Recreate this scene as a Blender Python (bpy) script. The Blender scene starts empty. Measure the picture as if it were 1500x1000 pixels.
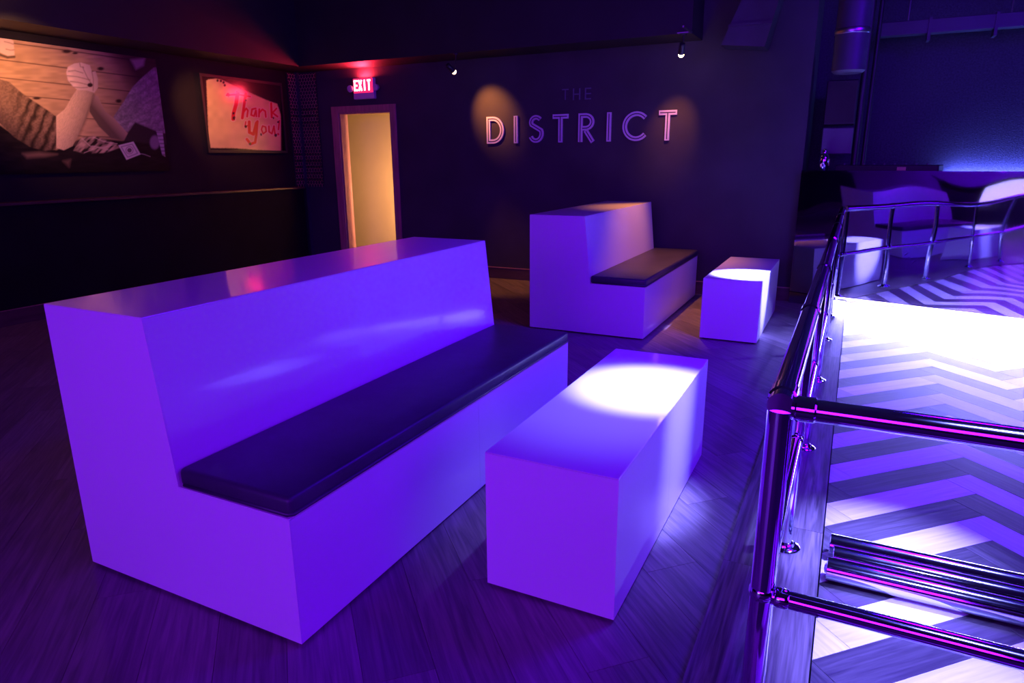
import bpy, bmesh, math, random
import numpy as np
from mathutils import Vector, Matrix

random.seed(7)
SC = bpy.context.scene
COL = SC.collection
R = math.radians
PI = math.pi

# ------------------------------------------------------------------ camera
F, PITCH, ROLL, YAW, CAMZ = 990.65, 0.2638, -0.0073, 0.4624, 1.4
fw = Vector((-math.sin(YAW) * math.cos(PITCH), math.cos(YAW) * math.cos(PITCH), -math.sin(PITCH)))
r0 = Vector((math.cos(YAW), math.sin(YAW), 0)); u0 = r0.cross(fw)
rt = r0 * math.cos(ROLL) + u0 * math.sin(ROLL)
up = -r0 * math.sin(ROLL) + u0 * math.cos(ROLL)
cd = bpy.data.cameras.new('camera'); cam = bpy.data.objects.new('camera', cd); COL.objects.link(cam)
m = Matrix((rt, up, -fw)).transposed().to_4x4(); m.translation = Vector((0, 0, CAMZ)); cam.matrix_world = m
cd.sensor_width = 36; cd.lens = F / 1500 * 36; cd.clip_start = 0.05
SC.camera = cam
SC.view_settings.view_transform = 'Standard'; SC.view_settings.look = 'None'
SC.view_settings.gamma = 1; SC.view_settings.exposure = 0.0
SC.view_settings.use_curve_mapping = False


def ray(px, py):
    return fw + rt * ((px - 750) / F) - up * ((py - 500) / F)
def at_y(px, py, y):
    d = ray(px, py); return Vector((0, 0, CAMZ)) + d * (y / d.y)
def at_x(px, py, x):
    d = ray(px, py); return Vector((0, 0, CAMZ)) + d * (x / d.x)
def at_z(px, py, z):
    d = ray(px, py); return Vector((0, 0, CAMZ)) + d * ((z - CAMZ) / d.z)

# ------------------------------------------------------------------ world and lamps
w = bpy.data.worlds.new('world'); SC.world = w; w.use_nodes = True
w.node_tree.nodes['Background'].inputs[0].default_value = (0.10, 0.006, 0.42, 1)
w.node_tree.nodes['Background'].inputs[1].default_value = 0.004

VIOLET = (0.19, 0.002, 1.0)
BLUE = (0.085, 0.0, 1.0)
LAV = (0.20, 0.195, 1.0)
WARM = (1.0, 0.30, 0.06)

def aim(o, loc, to):
    o.location = loc
    o.rotation_euler = (Vector(to) - Vector(loc)).to_track_quat('-Z', 'Y').to_euler()
def area(name, loc, to, sx, sy, power, color, spread=180):
    l = bpy.data.lights.new(name, 'AREA'); l.shape = 'RECTANGLE'; l.size = sx; l.size_y = sy
    l.energy = power; l.color = color; l.spread = R(spread)
    o = bpy.data.objects.new(name, l); COL.objects.link(o); aim(o, loc, to); return o
def spot(name, loc, to, power, color, deg, blend=0.4, rad=0.03):
    l = bpy.data.lights.new(name, 'SPOT'); l.energy = power; l.color = color
    l.spot_size = R(deg); l.spot_blend = blend; l.shadow_soft_size = rad
    o = bpy.data.objects.new(name, l); COL.objects.link(o); aim(o, loc, to); return o
def point(name, loc, power, color, rad=0.03):
    l = bpy.data.lights.new(name, 'POINT'); l.energy = power; l.color = color; l.shadow_soft_size = rad
    o = bpy.data.objects.new(name, l); COL.objects.link(o); o.location = loc; return o

area('dance_wash_lamp', (3.0, 0.8, 2.1), (-2.0, 2.8, 0.5), 3.4, 1.8, 68, (0.17, 0.002, 1.0), 140)
area('rear_wash_lamp', (-0.9, -3.0, 2.1), (-1.8, 3.0, 0.4), 4.4, 1.7, 84, (0.23, 0.004, 1.0), 110)
area('rear_wall_lamp', (-2.6, -2.2, 3.1), (-3.0, -4.6, 1.3), 3.0, 0.3, 130, (0.15, 0.001, 1.0), 120)
area('far_wash_lamp', (1.6, 4.3, 3.0), (-1.2, 6.6, 0.8), 0.8, 0.5, 42, BLUE, 150)
area('blue_floor_lamp', (0.7, 3.8, 3.15), (-0.3, 3.6, 0.0), 0.9, 0.4, 75, (0.06, 0.0, 1.0), 100)
spot('table_spot_near', (0.05, 2.95, 3.1), (-0.66, 2.59, 0.49), 5200, LAV, 15.5, 1.0, 0.03)
spot('table_fill_soft', (-0.2, 2.9, 3.1), (-0.74, 2.40, 0.49), 270, LAV, 26, 1.0, 0.05)  # added fill, softens the rim of the near table's light pool
spot('table_spot_far', (0.7, 5.8, 3.1), (-0.66, 5.66, 0.49), 10500, LAV, 11.6, 0.4, 0.03)
spot('floor_spot_far', (1.2, 6.35, 2.3), (1.2, 5.7, 0.1), 2000, LAV, 80, 1.0, 0.05)
o = area('added_toe_lamp', (0, 0, 0), (0, 1, 0), 2.7, 0.05, 33, (0.28, 0.27, 1.0), 46)  # added lamp, whitens the floor in front of the booth
o.matrix_world = Matrix.Translation((1.12, 6.688, 0.145)) @ Matrix.Rotation(math.atan2(-0.2557, 0.9668) + 0.03, 4, 'Z') @ Matrix.Rotation(R(-76), 4, 'X')
spot('floor_spot_near', (0.9, 2.9, 3.1), (0.22, 2.35, 0.1), 3800, LAV, 17, 1.0, 0.03)
spot('floor_spot_edge', (0.7, 0.9, 3.1), (0.30, 1.75, 0.1), 3500, LAV, 17, 1.0, 0.03)

# ------------------------------------------------------------------ helpers
def link(name, bm, mat, parent=None, smooth=False):
    me = bpy.data.meshes.new(name); bm.to_mesh(me); bm.free()
    if smooth:
        for p in me.polygons: p.use_smooth = True
    o = bpy.data.objects.new(name, me); COL.objects.link(o)
    if mat: me.materials.append(mat)
    if parent: o.parent = parent
    return o
def tag(o, label, cat, group=None):
    o['label'] = label; o['category'] = cat
    if group: o['group'] = group
    return o
def thing(name, label, cat, loc=(0, 0, 0), rz=0, group=None):
    o = bpy.data.objects.new(name, None); COL.objects.link(o)
    o.location = loc; o.rotation_euler = (0, 0, rz); o.empty_display_size = 0.1
    return tag(o, label, cat, group)
def struct(name, bm, mat, parent=None, smooth=False):
    o = link(name, bm, mat, parent, smooth)
    if not parent: o['kind'] = 'structure'
    return o
def box(bm, x0, x1, y0, y1, z0, z1, bev=0, seg=1):
    vs = [bm.verts.new((x, y, z)) for x in (x0, x1) for y in (y0, y1) for z in (z0, z1)]
    fs = [bm.faces.new([vs[i] for i in f]) for f in ((0, 1, 3, 2), (4, 6, 7, 5), (0, 4, 5, 1), (2, 3, 7, 6), (0, 2, 6, 4), (1, 5, 7, 3))]
    if bev:
        es = list({e for f in fs for e in f.edges})
        bmesh.ops.bevel(bm, geom=es, offset=bev, segments=seg, profile=0.5, affect='EDGES')
    return bm
def BX(*a, **k): return box(bmesh.new(), *a, **k)
def prism(bm, pts, h, axis='y', base=0.0, bev=0, seg=1):
    """extrude a 2-D outline along an axis ('y': pts are x,z; 'z': pts are x,y; 'x': pts are y,z)"""
    def mk(p, t):
        return (p[0], t, p[1]) if axis == 'y' else ((p[0], p[1], t) if axis == 'z' else (t, p[0], p[1]))
    a = [bm.verts.new(mk(p, base)) for p in pts]; b = [bm.verts.new(mk(p, base + h)) for p in pts]
    n = len(pts); fs = [bm.faces.new(a), bm.faces.new(b[::-1])]
    for i in range(n): fs.append(bm.faces.new((a[i], b[i], b[(i + 1) % n], a[(i + 1) % n])))
    bmesh.ops.recalc_face_normals(bm, faces=fs)
    if bev:
        bmesh.ops.bevel(bm, geom=list({e for f in fs for e in f.edges}), offset=bev, segments=seg, profile=0.5, affect='EDGES')
    return bm
def tube(bm, path, r, n=20, caps=True):
    path = [Vector(p) for p in path]; rings = []
    rr = r if isinstance(r, (list, tuple)) else [r] * len(path)
    nrm = None
    for i, p in enumerate(path):
        t = (path[min(i + 1, len(path) - 1)] - path[max(i - 1, 0)]).normalized()
        if nrm is None:
            nrm = t.orthogonal().normalized()
        else:
            nrm = (nrm - t * nrm.dot(t)).normalized()
        bi = t.cross(nrm)
        rings.append([bm.verts.new(p + (nrm * math.cos(2 * PI * k / n) + bi * math.sin(2 * PI * k / n)) * rr[i]) for k in range(n)])
    fs = []
    for a, b in zip(rings, rings[1:]):
        for k in range(n): fs.append(bm.faces.new((a[k], a[(k + 1) % n], b[(k + 1) % n], b[k])))
    if caps:
        fs.append(bm.faces.new(rings[0][::-1])); fs.append(bm.faces.new(rings[-1]))
    bmesh.ops.recalc_face_normals(bm, faces=fs)
    return bm
def T(path, r, n=20): return tube(bmesh.new(), path, r, n)
def lathe(bm, prof, c=(0, 0, 0), n=24):
    return tube(bm, [(c[0], c[1], c[2] + z) for r, z in prof], [max(r, 1e-4) for r, z in prof], n)
def smooth_angle(o, deg=35):
    for p in o.data.polygons: p.use_smooth = True
    o.data.set_sharp_from_angle(angle=R(deg))
    return o

# ------------------------------------------------------------------ materials
def mat(name, col, rough=0.5, metal=0.0, spec=0.5, coat=0.0, coat_r=0.05, var=0.0, vscale=6.0, bump=0.0, bscale=40.0, emit=None, estr=0.0, stretch=None, rvar=0.0):
    mt = bpy.data.materials.new(name); mt.use_nodes = True
    nt = mt.node_tree; b = nt.nodes['Principled BSDF']
    b.inputs['Base Color'].default_value = (*col, 1); b.inputs['Roughness'].default_value = rough
    b.inputs['Metallic'].default_value = metal; b.inputs['Specular IOR Level'].default_value = spec
    b.inputs['Coat Weight'].default_value = coat; b.inputs['Coat Roughness'].default_value = coat_r
    if emit: b.inputs['Emission Color'].default_value = (*emit, 1); b.inputs['Emission Strength'].default_value = estr
    N = nt.nodes.new; L = nt.links.new
    tc = N('ShaderNodeTexCoord'); mp = N('ShaderNodeMapping'); L(tc.outputs['Object'], mp.inputs[0])
    if stretch: mp.inputs['Scale'].default_value = stretch
    if var or rvar:
        nz = N('ShaderNodeTexNoise'); nz.inputs['Scale'].default_value = vscale; nz.inputs['Detail'].default_value = 5
        L(mp.outputs[0], nz.inputs['Vector'])
        if var:
            rp = N('ShaderNodeValToRGB'); L(nz.outputs['Fac'], rp.inputs[0])
            rp.color_ramp.elements[0].position = 0.3; rp.color_ramp.elements[1].position = 0.7
            rp.color_ramp.elements[0].color = (*[c * (1 - var) for c in col], 1)
            rp.color_ramp.elements[1].color = (*[min(1, c * (1 + var)) for c in col], 1)
            L(rp.outputs[0], b.inputs['Base Color'])
        if rvar:
            mr = N('ShaderNodeMapRange'); L(nz.outputs['Fac'], mr.inputs[0])
            mr.inputs[3].default_value = max(0, rough - rvar); mr.inputs[4].default_value = rough + rvar
            L(mr.outputs[0], b.inputs['Roughness'])
    if bump:
        n2 = N('ShaderNodeTexNoise'); n2.inputs['Scale'].default_value = bscale; n2.inputs['Detail'].default_value = 4
        L(mp.outputs[0], n2.inputs['Vector'])
        bp = N('ShaderNodeBump'); bp.inputs['Strength'].default_value = bump; bp.inputs['Distance'].default_value = 0.01
        L(n2.outputs['Fac'], bp.inputs['Height']); L(bp.outputs[0], b.inputs['Normal'])
    return mt

def wood(name, dark, light, rough, spec=0.5, coat=0.0):
    """grain runs along each board's own x axis; every board draws its own patch of grain"""
    mt = bpy.data.materials.new(name); mt.use_nodes = True
    nt = mt.node_tree; b = nt.nodes['Principled BSDF']; N = nt.nodes.new; L = nt.links.new
    b.inputs['Specular IOR Level'].default_value = spec
    b.inputs['Coat Weight'].default_value = coat; b.inputs['Coat Roughness'].default_value = 0.25
    tc = N('ShaderNodeTexCoord'); oi = N('ShaderNodeObjectInfo')
    off = N('ShaderNodeVectorMath'); off.operation = 'SCALE'; off.inputs[0].default_value = (17.0, 31.0, 0.0)
    L(oi.outputs['Random'], off.inputs['Scale'])
    ad = N('ShaderNodeVectorMath'); L(tc.outputs['Object'], ad.inputs[0]); L(off.outputs[0], ad.inputs[1])
    mp = N('ShaderNodeMapping'); mp.inputs['Scale'].default_value = (1.1, 16, 4); L(ad.outputs[0], mp.inputs[0])
    nz = N('ShaderNodeTexNoise'); nz.inputs['Scale'].default_value = 2.2; nz.inputs['Detail'].default_value = 8; nz.inputs['Distortion'].default_value = 1.2
    L(mp.outputs[0], nz.inputs['Vector'])
    mp2 = N('ShaderNodeMapping'); mp2.inputs['Scale'].default_value = (5, 110, 4); L(ad.outputs[0], mp2.inputs[0])
    n2 = N('ShaderNodeTexNoise'); n2.inputs['Scale'].default_value = 1.0; n2.inputs['Detail'].default_value = 3
    L(mp2.outputs[0], n2.inputs['Vector'])
    mx = N('ShaderNodeMath'); mx.operation = 'MULTIPLY_ADD'; mx.inputs[1].default_value = 0.45
    L(n2.outputs['Fac'], mx.inputs[0]); L(nz.outputs['Fac'], mx.inputs[2])
    rp = N('ShaderNodeValToRGB'); L(mx.outputs[0], rp.inputs[0])
    rp.color_ramp.elements[0].position = 0.55; rp.color_ramp.elements[1].position = 0.92
    rp.color_ramp.elements[0].color = (*dark, 1); rp.color_ramp.elements[1].color = (*light, 1)
    hs = N('ShaderNodeHueSaturation'); L(rp.outputs[0], hs.inputs['Color'])
    mr = N('ShaderNodeMapRange'); mr.inputs[3].default_value = 0.8; mr.inputs[4].default_value = 1.2
    L(oi.outputs['Random'], mr.inputs[0]); L(mr.outputs[0], hs.inputs['Value']); L(hs.outputs[0], b.inputs['Base Color'])
    r2 = N('ShaderNodeMapRange'); r2.inputs[3].default_value = rough - 0.1; r2.inputs[4].default_value = rough + 0.14
    L(nz.outputs['Fac'], r2.inputs[0]); L(r2.outputs[0], b.inputs['Roughness'])
    bp = N('ShaderNodeBump'); bp.inputs['Strength'].default_value = 0.25; bp.inputs['Distance'].default_value = 0.004
    L(mx.outputs[0], bp.inputs['Height']); L(bp.outputs[0], b.inputs['Normal'])
    return mt

M = {}
M['laminate'] = mat('white_laminate', (0.80, 0.79, 0.80), 0.4, spec=0.3, coat=0.7, coat_r=0.08, var=0.02, vscale=1.5, bump=0.03, bscale=3)
M['vinyl'] = mat('black_vinyl', (0.04, 0.032, 0.055), 0.42, var=0.2, vscale=5, bump=0.15, bscale=9)
M['plinth'] = mat('dark_plinth', (0.02, 0.02, 0.022), 0.7, var=0.2)
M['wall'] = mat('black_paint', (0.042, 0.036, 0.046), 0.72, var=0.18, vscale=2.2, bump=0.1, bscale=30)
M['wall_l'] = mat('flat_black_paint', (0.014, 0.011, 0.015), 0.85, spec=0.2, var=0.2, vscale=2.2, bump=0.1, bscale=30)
M['wall_rear'] = mat('grey_rear_wall', (0.34, 0.32, 0.36), 0.7, var=0.1, vscale=2)
M['wall_r'] = mat('navy_fabric_wall', (0.05, 0.045, 0.07), 0.8, var=0.3, vscale=60, bump=0.5, bscale=90)
M['ceiling'] = mat('black_ceiling', (0.03, 0.028, 0.032), 0.8, var=0.25, vscale=3, bump=0.2, bscale=20)
M['soffit'] = mat('soffit_paint', (0.02, 0.016, 0.02), 0.6, var=0.2, vscale=3)
M['duct'] = mat('painted_duct', (0.045, 0.04, 0.06), 0.5, var=0.2, vscale=4)
M['base'] = mat('brown_skirting', (0.09, 0.05, 0.045), 0.4, var=0.25, vscale=3, stretch=(1, 1, 8))
M['frame'] = mat('brown_door_frame', (0.40, 0.19, 0.16), 0.45, var=0.2, vscale=4, stretch=(8, 8, 1))
M['beige'] = mat('beige_plaster', (0.62, 0.46, 0.22), 0.7, var=0.06, vscale=2)
M['bar'] = mat('black_bar_front', (0.007, 0.006, 0.010), 0.75, spec=0.12, var=0.2, vscale=3)
M['bar_top'] = mat('dark_wood_ledge', (0.08, 0.045, 0.03), 0.35, var=0.3, vscale=4, stretch=(10, 1, 10))
M['chrome'] = mat('chrome', (0.70, 0.74, 0.90), 0.07, metal=1.0, rvar=0.03, vscale=8)
M['mirror'] = mat('polished_steel', (0.68, 0.62, 0.84), 0.03, metal=1.0, rvar=0.015, vscale=2)
M['steel'] = mat('dull_steel', (0.5, 0.5, 0.52), 0.3, metal=1.0, var=0.1)
M['black'] = mat('black_plastic', (0.02, 0.02, 0.022), 0.45, var=0.15)
M['grey'] = mat('grey_plastic', (0.09, 0.085, 0.10), 0.5, var=0.1)
M['sub'] = mat('dark_subfloor', (0.012, 0.012, 0.014), 0.8, var=0.2)
M['plank'] = wood('dark_floor_boards', (0.12, 0.10, 0.10), (0.24, 0.20, 0.185), 0.45)
M['border'] = wood('border_boards', (0.05, 0.042, 0.04), (0.20, 0.17, 0.16), 0.38)
M['pale'] = wood('pale_chevron_boards', (0.52, 0.50, 0.50), (0.66, 0.63, 0.62), 0.45, 0.4, 1.0)
M['dark'] = wood('dark_chevron_boards', (0.04, 0.033, 0.036), (0.10, 0.085, 0.09), 0.45, 0.4, 1.0)
M['letter'] = mat('white_letter_face', (0.78, 0.74, 0.76), 0.4, var=0.03)
M['letter_in'] = mat('dark_letter_inline', (0.05, 0.03, 0.05), 0.5, var=0.1)
M['the'] = mat('slate_letter_face', (0.14, 0.13, 0.2), 0.5, var=0.05)
M['copper'] = mat('copper_wire', (0.85, 0.52, 0.30), 0.4, metal=0.3, var=0.1)
M['meshback'] = mat('black_mesh_backing', (0.03, 0.02, 0.022), 0.8, var=0.2)
M['bulb'] = mat('warm_bulb', (1, 0.8, 0.5), 0.3, emit=(1, 0.62, 0.25), estr=40)
M['bulb_dim'] = mat('warm_bulb_turned_away', (1, 0.8, 0.5), 0.3, emit=(1, 0.62, 0.3), estr=9)
M['exit_face'] = mat('exit_sign_face', (0.75, 0.08, 0.12), 0.4, emit=(1, 0.01, 0.06), estr=2.6)
M['exit_letter'] = mat('exit_sign_letters', (1, 0.6, 0.6), 0.4, emit=(1.0, 0.30, 0.34), estr=12)
M['exit_body'] = mat('exit_sign_body', (0.6, 0.58, 0.62), 0.4, var=0.05)
M['strip'] = mat('blue_white_strip_diffuser', (0.9, 0.9, 1), 0.4, emit=(0.25, 0.3, 1.0), estr=14)
M['glow_bar'] = mat('added_bar_glow', (0.8, 0.8, 0.9), 0.4, emit=(0.5, 0.45, 1.0), estr=3.5)  # glow of the bar added behind the camera
M['toe'] = mat('added_toe_glow', (0.9, 0.9, 1), 0.4, emit=(0.55, 0.5, 1.0), estr=6)  # glow of the line added at the booth's foot
M['label'] = mat('yellow_tag', (0.6, 0.5, 0.2), 0.6, var=0.1)

# ------------------------------------------------------------------ room shell
XL, YB, XC, CEIL, SOF = -6.72, 7.216, -0.48, 3.3, 2.5    # left wall, back wall, end of back wall, ceiling, soffit underside
XR, YR, YB2 = 4.2, -4.6, 8.0

bm = bmesh.new()
dx0, dx1, dz1 = -6.06, -5.245, 1.985                      # door opening
box(bm, XL - 0.15, dx0, YB, YB + 0.14, 0, CEIL)
box(bm, dx1, XC, YB, YB + 0.14, 0, CEIL)
box(bm, dx0, dx1, YB, YB + 0.14, dz1, CEIL)
struct('wall_back', bm, M['wall'])
bm = bmesh.new(); box(bm, XC - 0.14, XC, YB + 0.14, YB2, 0, CEIL); struct('wall_return', bm, M['wall'])
struct('wall_alcove', BX(XC - 0.14, XR + 0.1, YB2, YB2 + 0.1, 0, CEIL), M['wall_r'])
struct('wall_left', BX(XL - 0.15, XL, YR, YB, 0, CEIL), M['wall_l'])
struct('wall_right', BX(XR, XR + 0.1, YR, YB2, 0, CEIL), M['wall'])
struct('wall_rear', BX(XL - 0.15, XR + 0.1, YR - 0.1, YR, 0, CEIL), M['wall_rear'])
struct('ceiling', BX(XL - 0.15, XR + 0.1, YR - 0.1, YB2 + 0.1, CEIL, CEIL + 0.1), M['ceiling'])
struct('trim_1', BX(XL, -1.50, 6.74, YB, SOF, CEIL), M['soffit'])          # dropped soffit along the back wall
struct('trim_2', BX(XL, -6.22, YR, 6.74, SOF, CEIL), M['soffit'])          # and along the left wall
bm = bmesh.new(); box(bm, -1.62, -1.50, 6.68, 6.735, SOF - 0.006, SOF + 0.004); box(bm, -1.508, -1.494, 6.40, 6.735, SOF - 0.006, SOF + 0.01)
struct('trim_3', bm, M['steel'])                                            # bright strip standing in for the warm-lit edge at the soffit's end

# floor with its boards ------------------------------------------------
def clip(poly, a, b, c):            # keep a*x+b*y<=c
    out = []
    for i, p in enumerate(poly):
        q = poly[(i + 1) % len(poly)]
        dp, dq = a * p[0] + b * p[1] - c, a * q[0] + b * q[1] - c
        if dp <= 0: out.append(p)
        if dp * dq < 0:
            t = dp / (dp - dq); out.append((p[0] + (q[0] - p[0]) * t, p[1] + (q[1] - p[1]) * t))
    return out
def poly_area(p):
    return abs(sum(p[i][0] * p[(i + 1) % len(p)][1] - p[(i + 1) % len(p)][0] * p[i][1] for i in range(len(p)))) / 2
CACHE = {}
def board(name, cx, cy, ang, L, W, z0, th, bounds, mt, parent, gap=0.0007):
    c, s = math.cos(ang), math.sin(ang)
    l, h = L / 2 - gap, W / 2 - gap
    corners = [(-l, -h), (l, -h), (l, h), (-l, h)]
    wp = [(cx + x * c - y * s, cy + x * s + y * c) for x, y in corners]
    full = poly_area(wp)
    for a, b, k in bounds: wp = clip(wp, a, b, k) if wp else wp
    if len(wp) < 3 or poly_area(wp) < 0.0008: return None
    if abs(poly_area(wp) - full) < 1e-7:
        key = (name, round(L, 3), round(W, 3), th, mt.name)
        if key not in CACHE:
            o = link(name, prism(bmesh.new(), corners, th, 'z'), mt, parent); CACHE[key] = o.data
        else:
            o = bpy.data.objects.new(name, CACHE[key]); COL.objects.link(o); o.parent = parent
    else:
        lp = [((x - cx) * c + (y - cy) * s, -(x - cx) * s + (y - cy) * c) for x, y in wp]
        o = link(name, prism(bmesh.new(), lp, th, 'z'), mt, parent)
    o.location = (cx, cy, z0); o.rotation_euler = (0, 0, ang)
    return o

floor = struct('floor', BX(XL - 0.1, XR + 0.1, YR - 0.1, YB2 + 0.1, -0.15, -0.012), M['sub'])
PL, PW = 1.42, 0.20
ang = R(135); c, s = math.cos(ang), math.sin(ang)
fb = [(1, 0, -0.262), (-1, 0, -XL - 0.13), (0, 1, YB), (0, -1, -0.75)]
nb = 0
for j in range(-40, 60):
    for i in range(-8, 9):
        a = i * PL + (j * 0.37 % 1) * PL; b_ = j * PW
        cx, cy = a * c - b_ * s, a * s + b_ * c
        # only the part of the room the camera can look at gets single boards
        if cy < 0.75 + 0.0 - 0.8 or cx > 0.6 or cx < XL - 0.8 or cy > YB + 0.8: continue
        if cx < -1.9 * max(cy, 0) - 1.6: continue
        o = board('floor_plank', cx, cy, ang, PL, PW, -0.012, 0.012, fb, M['plank'], floor)
        nb += o is not None
rest = BX(XL - 0.13, -0.262, YR, 0.748, -0.012, -0.0005)
o = link('rear_boards', rest, M['plank'], floor)
# corner of the floor left of the view, joined
# raised dance floor ---------------------------------------------------
HP = 0.10
plat = struct('floor_platform', BX(-0.255, XR - 0.002, YR + 0.002, 7.9, -0.012, HP - 0.022), M['sub'])
link('riser', BX(-0.262, -0.255, YR + 0.002, 7.06, 0.0, HP - 0.012), M['border'], plat)
mdir = Vector((0.9668, -0.2557)); mn = Vector((0.2557, 0.9668)); m0 = Vector((XC, 7.14))
mk = mn.dot(m0) - 0.004                                    # boards stop at the booth front
bb = [(mn.x, mn.y, mk), (0, -1, -0.9)]
for x0, x1, ys in ((-0.262, -0.115, (0.2, 1.12, 2.10, 3.32, 4.54, 5.76, 6.98, 8.2)), (-0.115, 0.030, (0.2, 1.20, 2.42, 3.64, 4.86, 5.9, 7.1, 8.2))):
    for ya, yb in zip(ys, ys[1:]):
        board('border_board', (x0 + x1) / 2, (ya + yb) / 2, PI / 2, yb - ya, x1 - x0, HP - 0.022, 0.022, bb, M['border'], plat)
W_, L_ = 0.1345, 0.622
db = [(mn.x, mn.y, mk), (-1, 0, -0.034), (1, 0, 2.9), (0, -1, -0.9)]
e1 = Vector((1, 1)).normalized(); e2 = Vector((1, -1)).normalized()     # rising, falling
org = Vector((0.566, 4.355)) - e1 * (L_ + W_)             # apex of one chevron
for col in range(-1, 5):
    for k in range(-40, 60):
        o2 = org + e1 * (k * W_ + col * (L_ + W_)) + e2 * (-k * W_ + col * (L_ - W_))
        mt = M['pale'] if (k % 2 == 0) else M['dark']
        ca = o2 + e1 * (L_ / 2) + e2 * (W_ / 2)
        cb = o2 + e1 * (L_ + W_ / 2) + e2 * (L_ / 2)
        for cc, an in ((ca, R(45)), (cb, R(-45))):
            if 0.6 < cc.y < 8.0 and -0.5 < cc.x < 2.4 and cc.x < 0.2 + cc.y * 0.36 + 0.5:
                board('chevron_board', cc.x, cc.y, an, L_, W_, HP - 0.022, 0.014, db, mt, plat)
# ------------------------------------------------------------------ skirting, door, corridor
bm = bmesh.new(); box(bm, dx1 + 0.09, XC, YB - 0.014, YB, 0, 0.130); struct('baseboard_back', bm, M['base'])
link('cap_strip', BX(dx1 + 0.09, XC, YB - 0.020, YB, 0.130, 0.138), M['frame'], bpy.data.objects['baseboard_back'])
door = struct('door_1', BX(dx0 - 0.11, dx0, YB - 0.02, YB, 0, dz1 + 0.075, bev=0.003), M['frame'])
link('right_casing', BX(dx1, dx1 + 0.085, YB - 0.02, YB, 0, dz1 + 0.075, bev=0.003), M['frame'], door)
link('head_casing', BX(dx0 - 0.0, dx1, YB - 0.02, YB, dz1, dz1 + 0.075, bev=0.003), M['frame'], door)
link('jamb', BX(dx0, dx0 + 0.02, YB, YB + 0.14, 0, dz1), M['frame'], door)
link('jamb', BX(dx1 - 0.02, dx1, YB, YB + 0.14, 0, dz1), M['frame'], door)
link('head_jamb', BX(dx0 + 0.02, dx1 - 0.02, YB, YB + 0.14, dz1 - 0.02, dz1), M['frame'], door)
bm = bmesh.new()
box(bm, -8.4, -4.3, 7.95, 8.05, 0, 2.6); box(bm, -8.5, -8.4, YB + 0.14, 8.05, 0, 2.6); box(bm, -4.3, -4.2, YB + 0.14, 8.05, 0, 2.6)
box(bm, -8.5, -4.2, YB + 0.14, 8.05, 2.6, 2.7)
struct('wall_corridor', bm, M['beige'])
bm = bmesh.new(); box(bm, -8.4, -4.3, 7.935, 7.95, 0, 0.10); struct('baseboard_corridor', bm, M['beige'])
area('corridor_lamp', (-4.50, 7.40, 0.9), (-5.6, 7.95, 1.0), 0.06, 0.8, 50, (1.0, 0.52, 0.26), 130)

# ------------------------------------------------------------------ bar ledge and dado along the left wall
ld = thing('wall_bar', 'long black wall bar with thin wooden ledge under the two posters', 'bar', (XL, 0, 0))
link('front_panel', BX(0.0, 0.118, YR + 0.01, 7.02, 0.14, 1.035), M['bar'], ld)
link('ledge', BX(0.0, 0.150, YR + 0.01, 7.04, 1.035, 1.062, bev=0.004), M['bar_top'], ld)
link('skirting', BX(0.0, 0.126, YR + 0.01, 7.02, 0.0, 0.135), M['base'], ld)
link('cap_strip', BX(0.118, 0.130, YR + 0.01, 7.02, 0.135, 0.141), M['frame'], ld)

# ------------------------------------------------------------------ bench
def bench(name, label, x0, y0, L, D, hs, hb, dt, ds, group, seam):
    t = thing(name, label, 'bench', (x0, y0, 0), 0, group)
    P, G, Z = 0.004, 0.0005, 0.012
    L_out = [(0, Z), (0, hb - P), (dt, hb - P), (ds, hs - P), (D, hs - P), (D, Z)]
    for ya in (0.0, L - P):
        o = link('end_panel', prism(bmesh.new(), L_out, P, 'y', ya), M['laminate'], t)
    yi0, yi1 = P + G, L - P - G
    link('back_panel', BX(0, P, yi0, yi1, Z, hb - P - G), M['laminate'], t)
    link('top_panel', prism(bmesh.new(), [(0, hb - P), (0, hb), (dt - 0.001, hb), (dt + 0.001, hb - P)], L, 'y', 0, bev=0.0015), M['laminate'], t)
    n = Vector((hb - hs, ds - dt)).normalized()           # outward normal of the sloping back (x, z)
    q = [(dt, hb - P - G), (ds, hs), (ds - n.x * P, hs), (dt - n.x * P, hb - P - G)]
    link('backrest_panel', prism(bmesh.new(), q, yi1 - yi0, 'y', yi0), M['laminate'], t)
    link('seat_panel', prism(bmesh.new(), [(ds - 0.02, hs - P), (ds - 0.02, hs), (D, hs), (D, hs - P)], L, 'y', 0, bev=0.0012), M['laminate'], t)
    ym = L * seam
    for a, b in ((yi0, ym - G), (ym + G, yi1)):
        link('front_panel', BX(D - P, D, a, b, Z, hs - P - G), M['laminate'], t)
    link('plinth', BX(0.03, D - 0.03, 0.03, L - 0.03, 0, 0.0115), M['plinth'], t)
    # cushion: crowned slab with a welt round its lower edge
    cx0, cx1, H = ds + 0.002, D + 0.004, 0.062
    bm = BX(cx0, cx1, 0.004, L - 0.004, hs + 0.001, hs + H, bev=0.016, seg=4)
    cu = smooth_angle(link('seat_cushion', bm, M['vinyl'], t), 50); cu['label'] = 'black vinyl seat cushion'
    zz = hs + 0.010; r_ = 0.0065
    path = [(cx0 + .02, .005, zz), (cx1 - .012, .005, zz), (cx1 - .001, .016, zz), (cx1 - .001, L - .016, zz), (cx1 - .012, L - .005, zz), (cx0 + .02, L - .005, zz)]
    link('cushion_welt', T(path, r_, 8), M['vinyl'], cu, True)
    return t
G_B = None
bench('lounge_bench', 'large white laminate bench with black cushion, nearest, beside the long cube table', -2.314, 1.246, 2.105, 0.988, 0.425, 0.958, 0.479, 0.5345, G_B, 0.52)
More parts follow.
